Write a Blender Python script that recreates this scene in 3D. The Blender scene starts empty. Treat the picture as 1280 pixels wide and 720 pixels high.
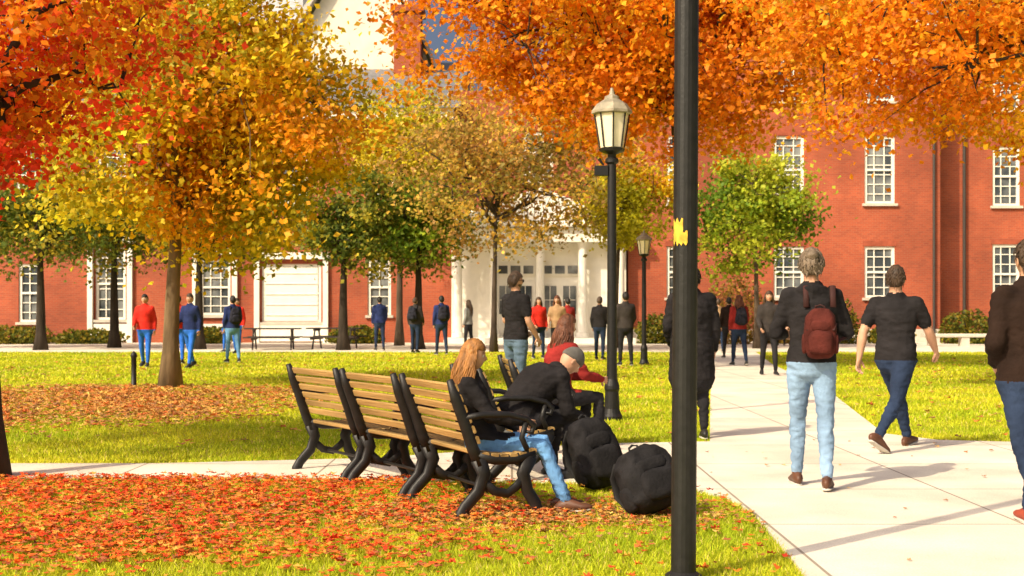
import bpy, math, random
import numpy as np
from mathutils import Vector, Matrix, noise
R=math.radians
random.seed(3); RNG=np.random.default_rng(5)
SC=bpy.context.scene
COL=SC.collection

# ------------------------------------------------------------ materials
def newmat(name):
    m=bpy.data.materials.new(name); m.use_nodes=True
    nt=m.node_tree; b=nt.nodes['Principled BSDF']; return m,nt,b
def ramp2(nt,fac,c1,c2,p1=0.3,p2=0.7):
    r=nt.nodes.new('ShaderNodeValToRGB'); r.color_ramp.elements[0].position=p1; r.color_ramp.elements[1].position=p2
    r.color_ramp.elements[0].color=(*c1,1); r.color_ramp.elements[1].color=(*c2,1); nt.links.new(fac,r.inputs[0]); return r
def noisen(nt,scale,detail=4,coord='Object',stretch=None):
    tc=nt.nodes.new('ShaderNodeTexCoord'); n=nt.nodes.new('ShaderNodeTexNoise'); n.inputs['Scale'].default_value=scale; n.inputs['Detail'].default_value=detail
    if stretch:
        mp=nt.nodes.new('ShaderNodeMapping'); mp.inputs['Scale'].default_value=stretch
        nt.links.new(tc.outputs[coord],mp.inputs[0]); nt.links.new(mp.outputs[0],n.inputs['Vector'])
    else: nt.links.new(tc.outputs[coord],n.inputs['Vector'])
    return n
MC={}
def mat(name,col,rough=0.8,var=0.25,scale=12,bump=0.0,metal=0.0,bscale=None,spec=0.4,stretch=None):
    if name in MC: return MC[name]
    m,nt,b=newmat(name)
    n=noisen(nt,scale,5,'Object',stretch)
    r=ramp2(nt,n.outputs['Fac'],tuple(c*(1-var) for c in col),tuple(min(1,c*(1+var)) for c in col))
    nt.links.new(r.outputs[0],b.inputs['Base Color'])
    b.inputs['Roughness'].default_value=rough; b.inputs['Metallic'].default_value=metal
    b.inputs['Specular IOR Level'].default_value=spec
    if bump:
        n2=noisen(nt,bscale or scale*4,4,'Object',stretch)
        bp=nt.nodes.new('ShaderNodeBump'); bp.inputs['Strength'].default_value=bump; bp.inputs['Distance'].default_value=0.01
        nt.links.new(n2.outputs['Fac'],bp.inputs['Height']); nt.links.new(bp.outputs[0],b.inputs['Normal'])
    MC[name]=m; return m
def leafmat(name,trans=0.5,rough=0.6):
    if name in MC: return MC[name]
    m,nt,b=newmat(name)
    at=nt.nodes.new('ShaderNodeAttribute'); at.attribute_name='col'
    if trans<=0:
        nt.links.new(at.outputs['Color'],b.inputs['Base Color']); b.inputs['Roughness'].default_value=.9; b.inputs['Specular IOR Level'].default_value=.1
        MC[name]=m; return m
    nt.links.new(at.outputs['Color'],b.inputs['Base Color']); b.inputs['Roughness'].default_value=rough; b.inputs['Specular IOR Level'].default_value=0.25
    t=nt.nodes.new('ShaderNodeBsdfTranslucent'); nt.links.new(at.outputs['Color'],t.inputs['Color'])
    mx=nt.nodes.new('ShaderNodeMixShader'); mx.inputs[0].default_value=trans
    nt.links.new(b.outputs[0],mx.inputs[1]); nt.links.new(t.outputs[0],mx.inputs[2])
    nt.links.new(mx.outputs[0],nt.nodes['Material Output'].inputs['Surface'])
    MC[name]=m; return m
def brickmat(name,c1,c2,mortar):
    m,nt,b=newmat(name)
    tc=nt.nodes.new('ShaderNodeTexCoord'); sp=nt.nodes.new('ShaderNodeSeparateXYZ'); nt.links.new(tc.outputs['Object'],sp.inputs[0])
    ad=nt.nodes.new('ShaderNodeMath'); ad.operation='ADD'; nt.links.new(sp.outputs[0],ad.inputs[0]); nt.links.new(sp.outputs[1],ad.inputs[1])
    cb=nt.nodes.new('ShaderNodeCombineXYZ'); nt.links.new(ad.outputs[0],cb.inputs[0]); nt.links.new(sp.outputs[2],cb.inputs[1])
    br=nt.nodes.new('ShaderNodeTexBrick'); nt.links.new(cb.outputs[0],br.inputs['Vector'])
    br.inputs['Scale'].default_value=1; br.inputs['Brick Width'].default_value=.23; br.inputs['Row Height'].default_value=.08; br.inputs['Mortar Size'].default_value=.007
    br.inputs['Color1'].default_value=(*c1,1); br.inputs['Color2'].default_value=(*c2,1); br.inputs['Mortar'].default_value=(*mortar,1)
    n=noisen(nt,.5,6); r=ramp2(nt,n.outputs['Fac'],(.64,.62,.62),(1.12,1.1,1.08),.3,.7)
    mx=nt.nodes.new('ShaderNodeMixRGB'); mx.blend_type='MULTIPLY'; mx.inputs[0].default_value=1
    nt.links.new(br.outputs['Color'],mx.inputs[1]); nt.links.new(r.outputs[0],mx.inputs[2]); nt.links.new(mx.outputs[0],b.inputs['Base Color'])
    b.inputs['Roughness'].default_value=.9
    MC[name]=m; return m

# ------------------------------------------------------------ mesh builder
class MB:
    def __init__(s): s.v=[]; s.f=[]; s.m=[]
    def add(s,vs,fs,mi=0):
        o=len(s.v); s.v.extend([tuple(v) for v in vs]); s.f.extend([tuple(i+o for i in f) for f in fs]); s.m.extend([mi]*len(fs))
    def box(s,c,d,mi=0,rot=None):
        c=Vector(c); vs=[]
        for x in(-.5,.5):
            for y in(-.5,.5):
                for z in(-.5,.5):
                    p=Vector((x*d[0],y*d[1],z*d[2]))
                    if rot: p=rot@p
                    vs.append(c+p)
        s.add(vs,[(0,1,3,2),(4,6,7,5),(0,4,5,1),(2,3,7,6),(0,2,6,4),(1,5,7,3)],mi)
    def bbox(s,c,d,mi=0,b=.006,rot=None):
        ax=max(range(3),key=lambda i:d[i]); o=[i for i in range(3) if i!=ax]
        h0=d[o[0]]/2; h1=d[o[1]]/2; b=min(b,h0*.8,h1*.8)
        prof=[(h0-b,-h1),(h0,-h1+b),(h0,h1-b),(h0-b,h1),(-h0+b,h1),(-h0,h1-b),(-h0,-h1+b),(-h0+b,-h1)]
        vs=[]
        for e in(-.5,.5):
            for p in prof:
                q=[0,0,0]; q[ax]=e*d[ax]; q[o[0]]=p[0]; q[o[1]]=p[1]; q=Vector(q)
                if rot: q=rot@q
                vs.append(Vector(c)+q)
        fs=[(i,(i+1)%8,8+(i+1)%8,8+i) for i in range(8)]+[tuple(range(7,-1,-1)),tuple(range(8,16))]
        s.add(vs,fs,mi)
    def tube(s,pts,rad,n=8,ref=(1,0,0),mi=0,caps=True,round_=False):
        pts=[Vector(p) for p in pts]; rad=[(r,r) if not isinstance(r,(tuple,list)) else r for r in rad]
        if round_:
            for end in(0,1):
                if end==0: t=(pts[0]-pts[1]).normalized(); p=pts[0]; r=rad[0]
                else: t=(pts[-1]-pts[-2]).normalized(); p=pts[-1]; r=rad[-1]
                m=min(r); ex=[(p+t*m*.6,(r[0]*.8,r[1]*.8)),(p+t*m*.9,(r[0]*.4,r[1]*.4))]
                for q,rr in ex:
                    if end==0: pts.insert(0,q); rad.insert(0,rr)
                    else: pts.append(q); rad.append(rr)
        ref=Vector(ref); vs=[]
        N=len(pts)
        for i,p in enumerate(pts):
            t=(pts[min(i+1,N-1)]-pts[max(i-1,0)])
            if t.length<1e-7: t=Vector((0,0,1))
            t.normalize(); u=ref-t*ref.dot(t)
            if u.length<1e-3: u=Vector((0,1,0))-t*t.y
            u.normalize(); w=t.cross(u)
            for k in range(n):
                a=2*math.pi*k/n; vs.append(p+u*math.cos(a)*rad[i][0]+w*math.sin(a)*rad[i][1])
        fs=[(i*n+k,i*n+(k+1)%n,(i+1)*n+(k+1)%n,(i+1)*n+k) for i in range(N-1) for k in range(n)]
        if caps: fs+= [tuple(range(n-1,-1,-1)),tuple(range((N-1)*n,N*n))]
        s.add(vs,fs,mi)
    def lathe(s,c,prof,n=16,mi=0):
        s.tube([(c[0],c[1],c[2]+z) for r,z in prof],[max(r,.0005) for r,z in prof],n,(1,0,0),mi)
    def se(s,c,r,e=.5,mi=0,rot=None,nu=20,nv=12,fn=None):
        f=lambda a,p: math.copysign(abs(a)**p,a)
        vs=[];c=Vector(c)
        for i in range(nv+1):
            ph=-math.pi/2+math.pi*i/nv
            for j in range(nu):
                th=2*math.pi*j/nu
                p=Vector((r[0]*f(math.cos(ph),e)*f(math.cos(th),e),r[1]*f(math.cos(ph),e)*f(math.sin(th),e),r[2]*f(math.sin(ph),e)))
                if fn: p=fn(p)
                if rot: p=rot@p
                vs.append(c+p)
        fs=[(i*nu+j,i*nu+(j+1)%nu,(i+1)*nu+(j+1)%nu,(i+1)*nu+j) for i in range(nv) for j in range(nu)]
        s.add(vs,fs,mi)
    def obj(s,name,mats,parent=None,smooth=False,loc=None,rotz=None):
        me=bpy.data.meshes.new(name); me.from_pydata(s.v,[],s.f)
        for m in (mats if isinstance(mats,(list,tuple)) else [mats]): me.materials.append(m)
        me.polygons.foreach_set('material_index',s.m)
        me.polygons.foreach_set('use_smooth',[smooth]*len(s.f)); me.update()
        o=bpy.data.objects.new(name,me); COL.objects.link(o)
        if parent: o.parent=parent
        if loc: o.location=loc
        if rotz is not None: o.rotation_euler=(0,0,rotz)
        return o
def empty(name,loc=(0,0,0),rz=0):
    e=bpy.data.objects.new(name,None); COL.objects.link(e); e.location=loc; e.rotation_euler=(0,0,rz); e.empty_display_size=.2; return e
def fast_mesh(name,V,nper,m,cols=None,parent=None,F=None):
    me=bpy.data.meshes.new(name); nv=len(V); nf=nv//nper
    me.vertices.add(nv); me.vertices.foreach_set('co',V.astype(np.float32).ravel())
    me.loops.add(nv); me.loops.foreach_set('vertex_index',np.arange(nv,dtype=np.int32))
    me.polygons.add(nf); me.polygons.foreach_set('loop_start',np.arange(0,nv,nper,dtype=np.int32)); me.polygons.foreach_set('loop_total',np.full(nf,nper,dtype=np.int32))
    me.update(calc_edges=True)
    if cols is not None:
        ca=me.color_attributes.new('col','FLOAT_COLOR','POINT')
        c=np.ones((nv,4),dtype=np.float32); c[:,:3]=np.repeat(np.clip(cols,0,.97),nper,axis=0); ca.data.foreach_set('color',c.ravel())
    me.materials.append(m)
    o=bpy.data.objects.new(name,me); COL.objects.link(o)
    if parent: o.parent=parent
    return o

# ------------------------------------------------------------ bags
def bagmats(nm,col): return [mat('bag_fabric_'+nm,col,.88,.4,9,.6,0,50,.15),mat('bag_strap_'+nm,tuple(c*.5 for c in col),.8)]
def backpack_geo(mb,c,w,d,h,rot=None,straps=True,slump=0):
    c=Vector(c); Rm=rot or Matrix.Identity(3)
    def fn(p):
        t=(p.z/h+.5); k=1.0-.25*max(0,t-.45); a=1+slump
        q=Vector((p.x*k+a*.012*noise.noise(p*14),p.y*(1.08-.38*max(0,t-.3))+a*.015*noise.noise(p*11+Vector((3,0,0))),p.z))
        q+=p.normalized()*(a*.007*noise.noise(Vector((p.x*17,p.y*17,p.z*22)))); return q
    mb.se(c,(w/2,d/2,h/2),.62,0,Rm,40,28,fn)
    fn2=lambda p: p+p.normalized()*.008*noise.noise(Vector((p.x*16,p.y*16,p.z*26)))*(1+slump)
    mb.se(c+Rm@Vector((0,-d*.46,-h*.17)),(w*.36,d*.24,h*.23),.6,0,Rm,24,14,fn2)
    mb.se(c+Rm@Vector((0,-d*.38,h*.15)),(w*.29,d*.15,h*.11),.6,0,Rm,18,8)
    for s in(-1,1): mb.se(c+Rm@Vector((s*w*.46,0,-h*.2)),(w*.08,d*.30,h*.2),.7,0,Rm,12,8)
    mb.tube([c+Rm@Vector((x,0.0,z)) for x,z in((-.035,h*.47),(-.03,h*.53),(0,h*.56),(.03,h*.53),(.035,h*.47))],[.008]*5,6,mi=1)
    for s in(-1,1): mb.tube([c+Rm@Vector((s*w*.44,-d*.10,h*.20)),c+Rm@Vector((s*w*.36,-d*.42,h*.06))],[(.012,.004)]*2,6,mi=1)
    if straps:
        for s in(-1,1): mb.tube([c+Rm@Vector((s*w*.25,d*.38,h*.40)),c+Rm@Vector((s*w*.30,d*.72,h*.25)),c+Rm@Vector((s*w*.33,d*.85,-.02)),c+Rm@Vector((s*w*.33,d*.55,-h*.32)),c+Rm@Vector((s*w*.3,d*.4,-h*.4))],[(.028,.008)]*5,8,mi=1)
def ground_bag(x,y,w,d,h,rz,rx,ry,nm='black',col=(.014,.013,.014)):
    e=empty('backpack',(x,y,0),rz); mb=MB(); M=(Matrix.Rotation(rx,3,'X')@Matrix.Rotation(ry,3,'Y')); backpack_geo(mb,(0,0,0),w,d,h,M,True,1.0)
    zmin=min(v[2] for v in mb.v); mb.v=[(v[0],v[1],v[2]-zmin+.018) for v in mb.v]; mb.obj('bag_body',bagmats(nm,col),e,True)
ground_bag(.86,8.12,.40,.26,.42,R(20),R(-24),R(-16)); ground_bag(.60,9.30,.36,.25,.52,R(25),R(-14),R(-14))

# ------------------------------------------------------------ people
SKIN=mat('skin',(.50,.27,.17),.55,.08,9,.1,0,80)
LIP=mat('lips',(.42,.13,.11),.5,.1); EYE=mat('eye_white',(.7,.68,.65),.3,.02); IRIS=mat('eye_iris',(.03,.02,.015),.2,.1)
SOLE=mat('shoe_sole',(.5,.47,.42),.7,.1)
def cloth(nm,col,bump=.7): return mat('cloth_'+nm,col,.92,.35,5,bump,0,35,.12)
def denim(nm,col): return mat('denim_'+nm,col,.92,.38,4,.7,0,50,.12,(1,1,.6))
def hairm(nm,col): return mat('hair_'+nm,col,.5,.5,30,.9,0,120,.35,(1,1,.15))
def person(name,x,y,rz,H=1.75,top=None,bottom=None,shoe=None,hair=None,skin=None,lean=0,lean2=0,head=(0,0),legs=((0,0,0),(0,0,0)),arms=((0,10,10,0),(0,10,10,0)),
           style='tshirt',hairstyle='short',seat=None,pack=None,packoff=0,vox=.0135,slim=1.0,twist=0,sunglasses=False,beard=False,z0=.02,headmat=None,loose=1.0,legk=1.0,hem=-.05,pscale=1.0,packz=-.06):
    k=H/1.75; skin=skin or SKIN; e=empty(name,(x,y,0),rz); near=vox<.02
    up=lambda a:Vector((0,math.sin(a),math.cos(a)))
    P=Vector((0,0,0)); l1=R(lean); l2=R(lean2)
    W=P+.15*up(l1); C=W+.18*up(l1+l2*.5); N=C+.18*up(l1+l2); 
    TW=Matrix.Rotation(R(twist),3,'Z')
    X=TW@Vector((1,0,0))
    prims=[]
    def dirv(a,b,s): return Vector((s*math.sin(b),math.sin(a)*math.cos(b),-math.cos(a)*math.cos(b)))
    J=[]
    mn=9
    for i,s in enumerate((-1,1)):
        a,kb,ab=[R(v) for v in legs[i][:3]]; fp=R(legs[i][3]) if len(legs[i])>3 else 0
        h=P+Vector((s*.088,0,-.03)); kn=h+.425*legk*dirv(a,ab,s); an=kn+.42*legk*dirv(a-kb,ab*.5,s)
        f=Vector((s*.14,math.cos(fp),-math.sin(fp))).normalized(); dn=Vector((0,-math.sin(fp),-math.cos(fp)))
        J.append((h,kn,an,f,dn)); mn=min(mn,(an+dn*.085).z,(an+f*.17+dn*.085).z)
    zoff=(-mn) if seat is None else (seat/k+.105)
    S=lambda v:(v+Vector((0,0,zoff)))*k+Vector((0,0,z0 if seat is None else 0))
    puff={'tshirt':1.0,'hoodie':1.13,'jacket':1.16,'coat':1.15}[style]*slim*loose
    T=[(P+Vector((0,0,-.07)),.13,.105),(P,.165*slim,.122),(P.lerp(W,.5),.155*slim,.115),(W,.14*slim,.105),(W.lerp(C,.5),.15*slim,.112),(C,.172*slim,.122),(C.lerp(N,.5),.175*slim,.115),(C.lerp(N,.8),.145*slim,.09),(N,.085,.07)]
    low=T[:3]; prims.append(([t[0] for t in low],[(t[1],t[2]) for t in low],(1,0,0),1))
    up_=T[1:]
    pp=1.06 if style=='tshirt' else puff
    pts=[t[0] for t in up_]; rad=[(t[1]*pp+(.006),t[2]*pp+(.008 if i<6 else 0)) for i,t in enumerate(up_)]
    if style=='tshirt': rad[0]=(.174*slim,.130)
    if seat is None: pts.insert(0,P+Vector((0,0,hem-.01))); rad.insert(0,(rad[0][0]*1.03,rad[0][1]*1.05))
    prims.append((pts,rad,X,0))
    if style=='coat': 
        prims.append(([P+Vector((0,0,.05)),P+Vector((0,0,-.15)),P+Vector((0,.0,-.34))],[(.18*puff,.135*puff),(.19*puff,.145*puff),(.20*puff,.155*puff)],X,0))
    if style=='hoodie': prims.append(([N+Vector((-.07,-.045,-.01)),N+Vector((0,-.085,-.02)),N+Vector((.07,-.045,-.01))],[.045,.055,.045],(0,0,1),0))
    if style in('jacket','coat'): prims.append(([N+Vector((0,0,-.03)),N+Vector((0,.0,.045))],[(.082,.08),(.066,.068)],X,0))
    hy,hp=R(head[0]),R(head[1]); hu=up(l1*.6+l2*.6+hp); HC=N+up(l1+l2)*.05+hu*.125
    prims.append(([N+Vector((0,0,-.03)),N+up(l1+l2)*.05,HC+Vector((0,-.015,-.03))],[.058*slim,.053*slim,.055*slim],X,2))
    hands=[]
    for i,s in enumerate((-1,1)):
        a,ab,eb,inn=[R(v) for v in arms[i][:4]]
        sh=C.lerp(N,.72)+X*(s*.165*slim); ub=TW@(dirv(a,ab,s)); el=sh+.285*ub
        fd=dirv(a+eb,ab*.4,s); fd=Matrix.Rotation(s*inn,3,'Z')@fd; fd=TW@fd; wr=el+.25*fd
        if style=='tshirt':
            prims.append(([sh,sh.lerp(el,.35),sh.lerp(el,.66)],[.064*slim,.062*slim,.064],X,0))
            prims.append(([sh,sh.lerp(el,.5),el],[.045,.045*slim,.041],X,2)); prims.append(([el,el.lerp(wr,.3),wr],[.041,.043*slim,.027],X,2))
        else:
            q=1.0 if style=='hoodie' else 1.08
            prims.append(([sh,sh.lerp(el,.4),el],[.07*q*slim,.062*q*slim,.054*q],X,0)); prims.append(([el,el.lerp(wr,.4),wr.lerp(el,.02)],[.054*q,.051*q,.038*q],X,0))
            prims.append(([el.lerp(wr,.8),wr],[.026,.026],X,2))
        pl=wr+fd*.085
        side=fd.cross(Vector((s,0,0))); side=(side if side.length>.1 else Vector((0,1,0))).normalized()
        prims.append(([wr-fd*.01,wr+fd*.03,pl],[(.026,.02),(.036,.017),(.036,.014)],side,2)); hands.append((wr,pl,fd,side,s))
        prims.append(([C.lerp(N,.6),sh],[.075*slim,.066*puff],(0,1,0),0))
    for i,s in enumerate((-1,1)):
        h,kn,an,f,dn=J[i]
        pts=[h+Vector((0,0,.04)),h.lerp(kn,.3),h.lerp(kn,.7),kn,kn.lerp(an,.3),kn.lerp(an,.65),kn.lerp(an,.93)]
        prims.append((pts,[.098*slim,.092*slim*loose,.073*slim*loose,.062*loose,.061*slim*loose,.050*loose,.045*loose],X,1))
        prims.append(([kn.lerp(an,.85),an+dn*.03],[.034,.036],X,3))
    mb=MB(); segs=[]
    for pts,rad,ref,mi in prims:
        sp=[S(p) for p in pts]; rr=[((r if isinstance(r,tuple) else (r,r))[0]*k,(r if isinstance(r,tuple) else (r,r))[1]*k) for r in rad]
        mb.tube(sp,rr,14,ref,mi,True,True)
        for q in range(len(sp)-1): segs.append((sp[q],sp[q+1],rr[q],rr[q+1],Vector(ref),mi))
    o=mb.obj('tmp',SKIN); md=o.modifiers.new('r','REMESH'); md.mode='VOXEL'; md.voxel_size=vox; sm=o.modifiers.new('s','SMOOTH'); sm.factor=.5; sm.iterations=3 if near else 1
    dg=bpy.context.evaluated_depsgraph_get(); me=bpy.data.meshes.new_from_object(o.evaluated_get(dg)); bpy.data.objects.remove(o)
    me.materials.clear(); [me.materials.append(q) for q in (top,bottom,skin,shoe)]
    nf=len(me.polygons); cen=np.zeros(nf*3); me.polygons.foreach_get('center',cen); cen=cen.reshape(-1,3)
    best=np.full(nf,1e9); idx=np.zeros(nf,int)
    for a,b,r0,r1,ref,mi in segs:
        A=np.array(a);D=np.array(b)-A; L2=D@D; t=np.clip((cen-A)@D/L2,0,1); Q=cen-(A+t[:,None]*D)
        ax=D/np.sqrt(L2); u=np.array(ref,dtype=float); u=u-ax*(u@ax); 
        if np.linalg.norm(u)<1e-3: u=np.array([0,1.,0])-ax*ax[1]
        u/=np.linalg.norm(u); w=np.cross(ax,u); l=Q@ax
        rx=r0[0]*(1-t)+r1[0]*t; ry=r0[1]*(1-t)+r1[1]*t
        rr=np.sqrt((Q@u/rx)**2+(Q@w/ry)**2+(l/np.minimum(rx,ry))**2); sc=(rr-1)*np.minimum(rx,ry)
        b_=sc<best; best[b_]=sc[b_]; idx[b_]=mi
    hz=S(P+Vector((0,0,hem if seat is None else .03))).z
    if style=='coat': hz=S(P+Vector((0,0,-.36))).z
    Pz=np.array(S(P)); rad_=np.hypot(cen[:,0]-Pz[0],cen[:,1]-Pz[1]); Wz=S(W).z
    a_=(idx<2)&(rad_<.25*k)&(cen[:,2]<Wz); idx[a_&(cen[:,2]>=hz)]=0; idx[a_&(cen[:,2]<hz)]=1
    me.polygons.foreach_set('material_index',idx.astype(np.int32)); me.polygons.foreach_set('use_smooth',[True]*nf)
    if near:
        skinv=set()
        for p,i in zip(me.polygons,idx):
            if i==2: skinv.update(p.vertices)
        kz=S(J[0][1]).z
        for v in me.vertices:
            if v.index in skinv: continue
            p=v.co; w=noise.noise(Vector((p.x*7,p.y*7,p.z*14))+Vector((x,y,0)))+.7*noise.noise(Vector((p.x*13+p.z*10,p.y*13,p.z*30)))
            g_=.020 if p.z<kz else .015
            v.co=p+v.normal*(abs(w)*-g_+.005)
    me.update(); o=bpy.data.objects.new('body',me); COL.objects.link(o); o.parent=e
    hb=MB()
    for wr,pl,fd,side,s in hands:
        nn=fd.cross(side)*(-s); nn= nn if nn.dot(Vector((-s,0,0)))>0 else -nn
        for j,(o_,ln) in enumerate(((.028,.07),(.0095,.08),(-.0095,.074),(-.027,.058))):
            b0=pl+side*o_-fd*.012; p1=b0+fd*ln*.45+nn*ln*.12; p2=p1+(fd*.7+nn*.7).normalized()*ln*.33; p3=p2+(fd*.25+nn*.95).normalized()*ln*.27
            hb.tube([S(b0),S(p1),S(p2),S(p3)],[.0100*k,.0092*k,.0085*k,.007*k],7 if near else 4,side,0,True,near)
        b0=wr+fd*.025+side*.028; p1=b0+(fd*.6+side*.7+nn*.3).normalized()*.035; p2=p1+(fd*.85+side*.2+nn*.4).normalized()*.032
        hb.tube([S(b0),S(p1),S(p2)],[.0135*k,.011*k,.009*k],7 if near else 4,nn,0,True,near)
    hb.obj('fingers',skin,e,True)
    sb=MB()
    for h,kn,an,f,dn in J:
        lat=f.cross(dn).normalized()
        prof=[(-.075,.045,.026,.036),(-.055,.04,.036,.045),(0,.03,.037,.055),(.05,.042,.041,.042),(.10,.055,.046,.03),(.145,.06,.042,.024),(.172,.064,.026,.016)]
        sb.tube([S(an+f*a+dn*b) for a,b,_,_ in prof],[(c*k,d*k) for _,_,c,d in prof],12,lat,0,True,True)
        sb.tube([S(an+f*a+dn*.082) for a in(-.082,-.06,0,.06,.11,.15,.178)],[(c*k,.010*k) for c in(.022,.037,.038,.044,.048,.042,.02)],12,lat,1,True)
    sb.obj('shoes',[shoe,SOLE],e,True)
    HM=Matrix.Rotation(hy,3,'Z')@Matrix.Rotation(-(l1*.6+l2*.6+hp),3,'X'); HCs=S(HC)
    ga=lambda d,c,w: math.exp(-((d-Vector(c)).length_squared)/(w*w))
    def hr(d):
        x_=.074;y_=.092;z_=.115
        jaw=max(0,-d.z); xs=x_*(1-.30*jaw**1.6); p=Vector((d.x*xs,d.y*y_,d.z*z_))
        if d.y>0:
            p.y*=1-.06*(1-abs(d.x))
            p.y+=.006*ga(d,(0,.95,.28),.35)+.024*ga(d,(0,.99,-.14),.13)+.012*ga(d,(0,1,.02),.11)+.012*ga(d,(0,.7,-.75),.3)+.006*ga(d,(0,.9,-.42),.16)
            for s in(-1,1): p.y-=.010*ga(d,(s*.36,.92,.06),.17)
        if d.y<0 and d.z<-.2: p.y*=1-.25*min(1,(-d.z-.2)*1.4)
        return p
    nu,nv=(36,28) if near else (20,16); hd=MB(); ds=[]
    for i in range(nv+1):
        ph=-math.pi/2+math.pi*i/nv
        for j in range(nu):
            th=2*math.pi*j/nu; ds.append(Vector((math.cos(ph)*math.cos(th),math.cos(ph)*math.sin(th),math.sin(ph))))
    fs=[(i*nu+j,i*nu+(j+1)%nu,(i+1)*nu+(j+1)%nu,(i+1)*nu+j) for i in range(nv) for j in range(nu)]
    HR=[hr(d) for d in ds]
    hd.add([HCs+HM@(q*k) for q in HR],fs,0)
    for fi,f_ in enumerate(fs):
        c=sum((ds[i] for i in f_),Vector())/4
        if c.y>.6 and abs(c.x)<.26 and -.50<c.z<-.38: hd.m[fi]=1
        if beard and c.y>-.05 and c.z<-.32 and not(abs(c.x)<.24 and -.5<c.z<-.38): hd.m[fi]=4
        if c.y>.6 and .18<abs(c.x)<.56 and .2<c.z<.3: hd.m[fi]=4
    pe=lambda v: HCs+HM@(Vector(v)*k)
    for s in(-1,1):
        hd.se(pe((s*.030,.070,.006)),(.0125*k,.0125*k,.0115*k),1,2,None,10,8); hd.se(pe((s*.030,.0795,.006)),(.005*k,.005*k,.005*k),1,3,None,8,6)
        hd.se(pe((s*.076,-.005,-.008)),(.007*k,.018*k,.03*k),.9,0,HM@Matrix.Rotation(s*.25,3,'Z'),10,8)
    hair=hair or hairm('brown',(.06,.035,.02))
    hd.obj('head',[skin,LIP,EYE,IRIS,hair],e,True)
    if sunglasses:
        g=MB()
        for s in(-1,1):
            g.se(pe((s*.031,.088,.006)),(.026*k,.005*k,.019*k),.7,0,HM,12,8); g.tube([pe((s*.055,.085,.012)),pe((s*.078,.03,.012)),pe((s*.08,-.01,.006))],[.003]*3,5)
        g.tube([pe((-.01,.09,.01)),pe((.01,.09,.01))],[.003]*2,5); g.obj('sunglasses',IRIS,e,True)
    hh=MB(); thick={'short':.013,'crop':.006,'bun':.021,'long':.013,'beanie':.016}[hairstyle]
    def mask(d):
        lim=.42 if d.y>.3 else .42-(.3-d.y)*1.25
        if hairstyle=='beanie': lim=.22-(1-d.y)*.12
        return d.z-max(lim,-.62)
    hv=[]
    for d,p in zip(ds,HR):
        mm=mask(d); t=max(-1,min(1,mm/.10)); nz_=0 if hairstyle=='beanie' else .008*noise.noise(d*6+Vector((x*3,y,0)))+.005*noise.noise(d*17)
        r_=(thick*(.5+.5*t)+nz_*(t>0))
        if t<=0: r_=-.012+ (thick*.5+.012)*max(0,1+t*1.0)
        p=p+Vector(d)*r_
        if d.z>.5: p.z+=.004
        hv.append(HCs+HM@(p*k))
    hh.add(hv,fs,0)
    if near and hairstyle in('short','bun'):
        rn=random.Random(int(x*100))
        for i in range(260):
            d=Vector((rn.gauss(0,1),rn.gauss(-.4,1),rn.gauss(.5,.8))).normalized()
            if mask(d)<.04: continue
            tg=d.cross(Vector((rn.gauss(0,1),rn.gauss(0,1),rn.gauss(0,.4)))).normalized()*.02-Vector((0,.004,.012)); q=hr(d)+d*(thick+.001)
            hh.tube([pe(q),pe(q+tg*.6+d*.004),pe(q+tg*1.3+d*.003)],[.0045,.0035,.0012],4)
    if hairstyle=='bun': hh.se(pe((0,-.075,.065)),(.055*k,.048*k,.046*k),1,0,HM,18,14,lambda p:p*(1+.25*noise.noise(p*60)))
    if hairstyle=='long':
        rn=random.Random(5)
        for i in range(300 if near else 60):
            a=rn.uniform(-.25,math.pi+.25)+math.pi; el_=rn.uniform(-.15,1.25); d=Vector((math.cos(el_)*math.cos(a),math.cos(el_)*math.sin(a),math.sin(el_)))
            if d.y>.25 and abs(d.x)<.8: continue
            pts=[pe(hr(d)+d*.008)]; 
            lat=Vector((d.x,d.y,0)); lat=lat.normalized() if lat.length>.01 else Vector((0,-1,0))
            p0=HM@Vector((lat.x*.088,lat.y*.104,-.02)); pts.append(HCs+p0*k)
            L_=rn.uniform(.26,.46); ph=rn.uniform(0,6)
            for q in range(1,6):
                u=q/5; drift=Vector((0,-.06*u,0)); pts.append(HCs+(p0*(1+.16*math.sin(u*3))+drift+Vector((.014*math.sin(ph+u*6),.014*math.cos(ph+u*5),-L_*u)))*k)
            hh.tube(pts,[.005,.007,.007,.0065,.0055,.004,.0015] if near else [.012,.016,.016,.015,.014,.01,.004],5)
    hh.obj('knit_cap' if hairstyle=='beanie' else 'hair',headmat or hair,e,True)
    if pack:
        pb=MB(); ta=l1+l2*.5; M=TW@Matrix.Rotation(-ta,3,'X'); ps=pscale; pc=S(C+Vector((packoff,0,0))+M@Vector((0,-.125*puff-.075*ps,packz)))
        backpack_geo(pb,pc,.29*k*ps,.17*k*ps,.44*k*ps,M,False)
        for s in(-1,1):
            sx=s*.095+packoff
            q=[C+M@Vector((sx,-.15,.12+packz*.5)),C+M@Vector((sx,-.088,.205)),C+M@Vector((sx,.02,.205)),C+M@Vector((sx*1.1,.15*puff,.08)),C+M@Vector((sx*1.25,.155*puff,-.05)),C+M@Vector((sx*1.7,.02,-.17)),C+M@Vector((sx*1.2,-.12,-.2))]
            pb.tube([S(v) for v in q],[(.022*k,.008*k)]*7,8,M@Vector((1,0,0)),1)
        pb.obj('worn_backpack',bagmats(*pack),e,True)
    return e
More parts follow.
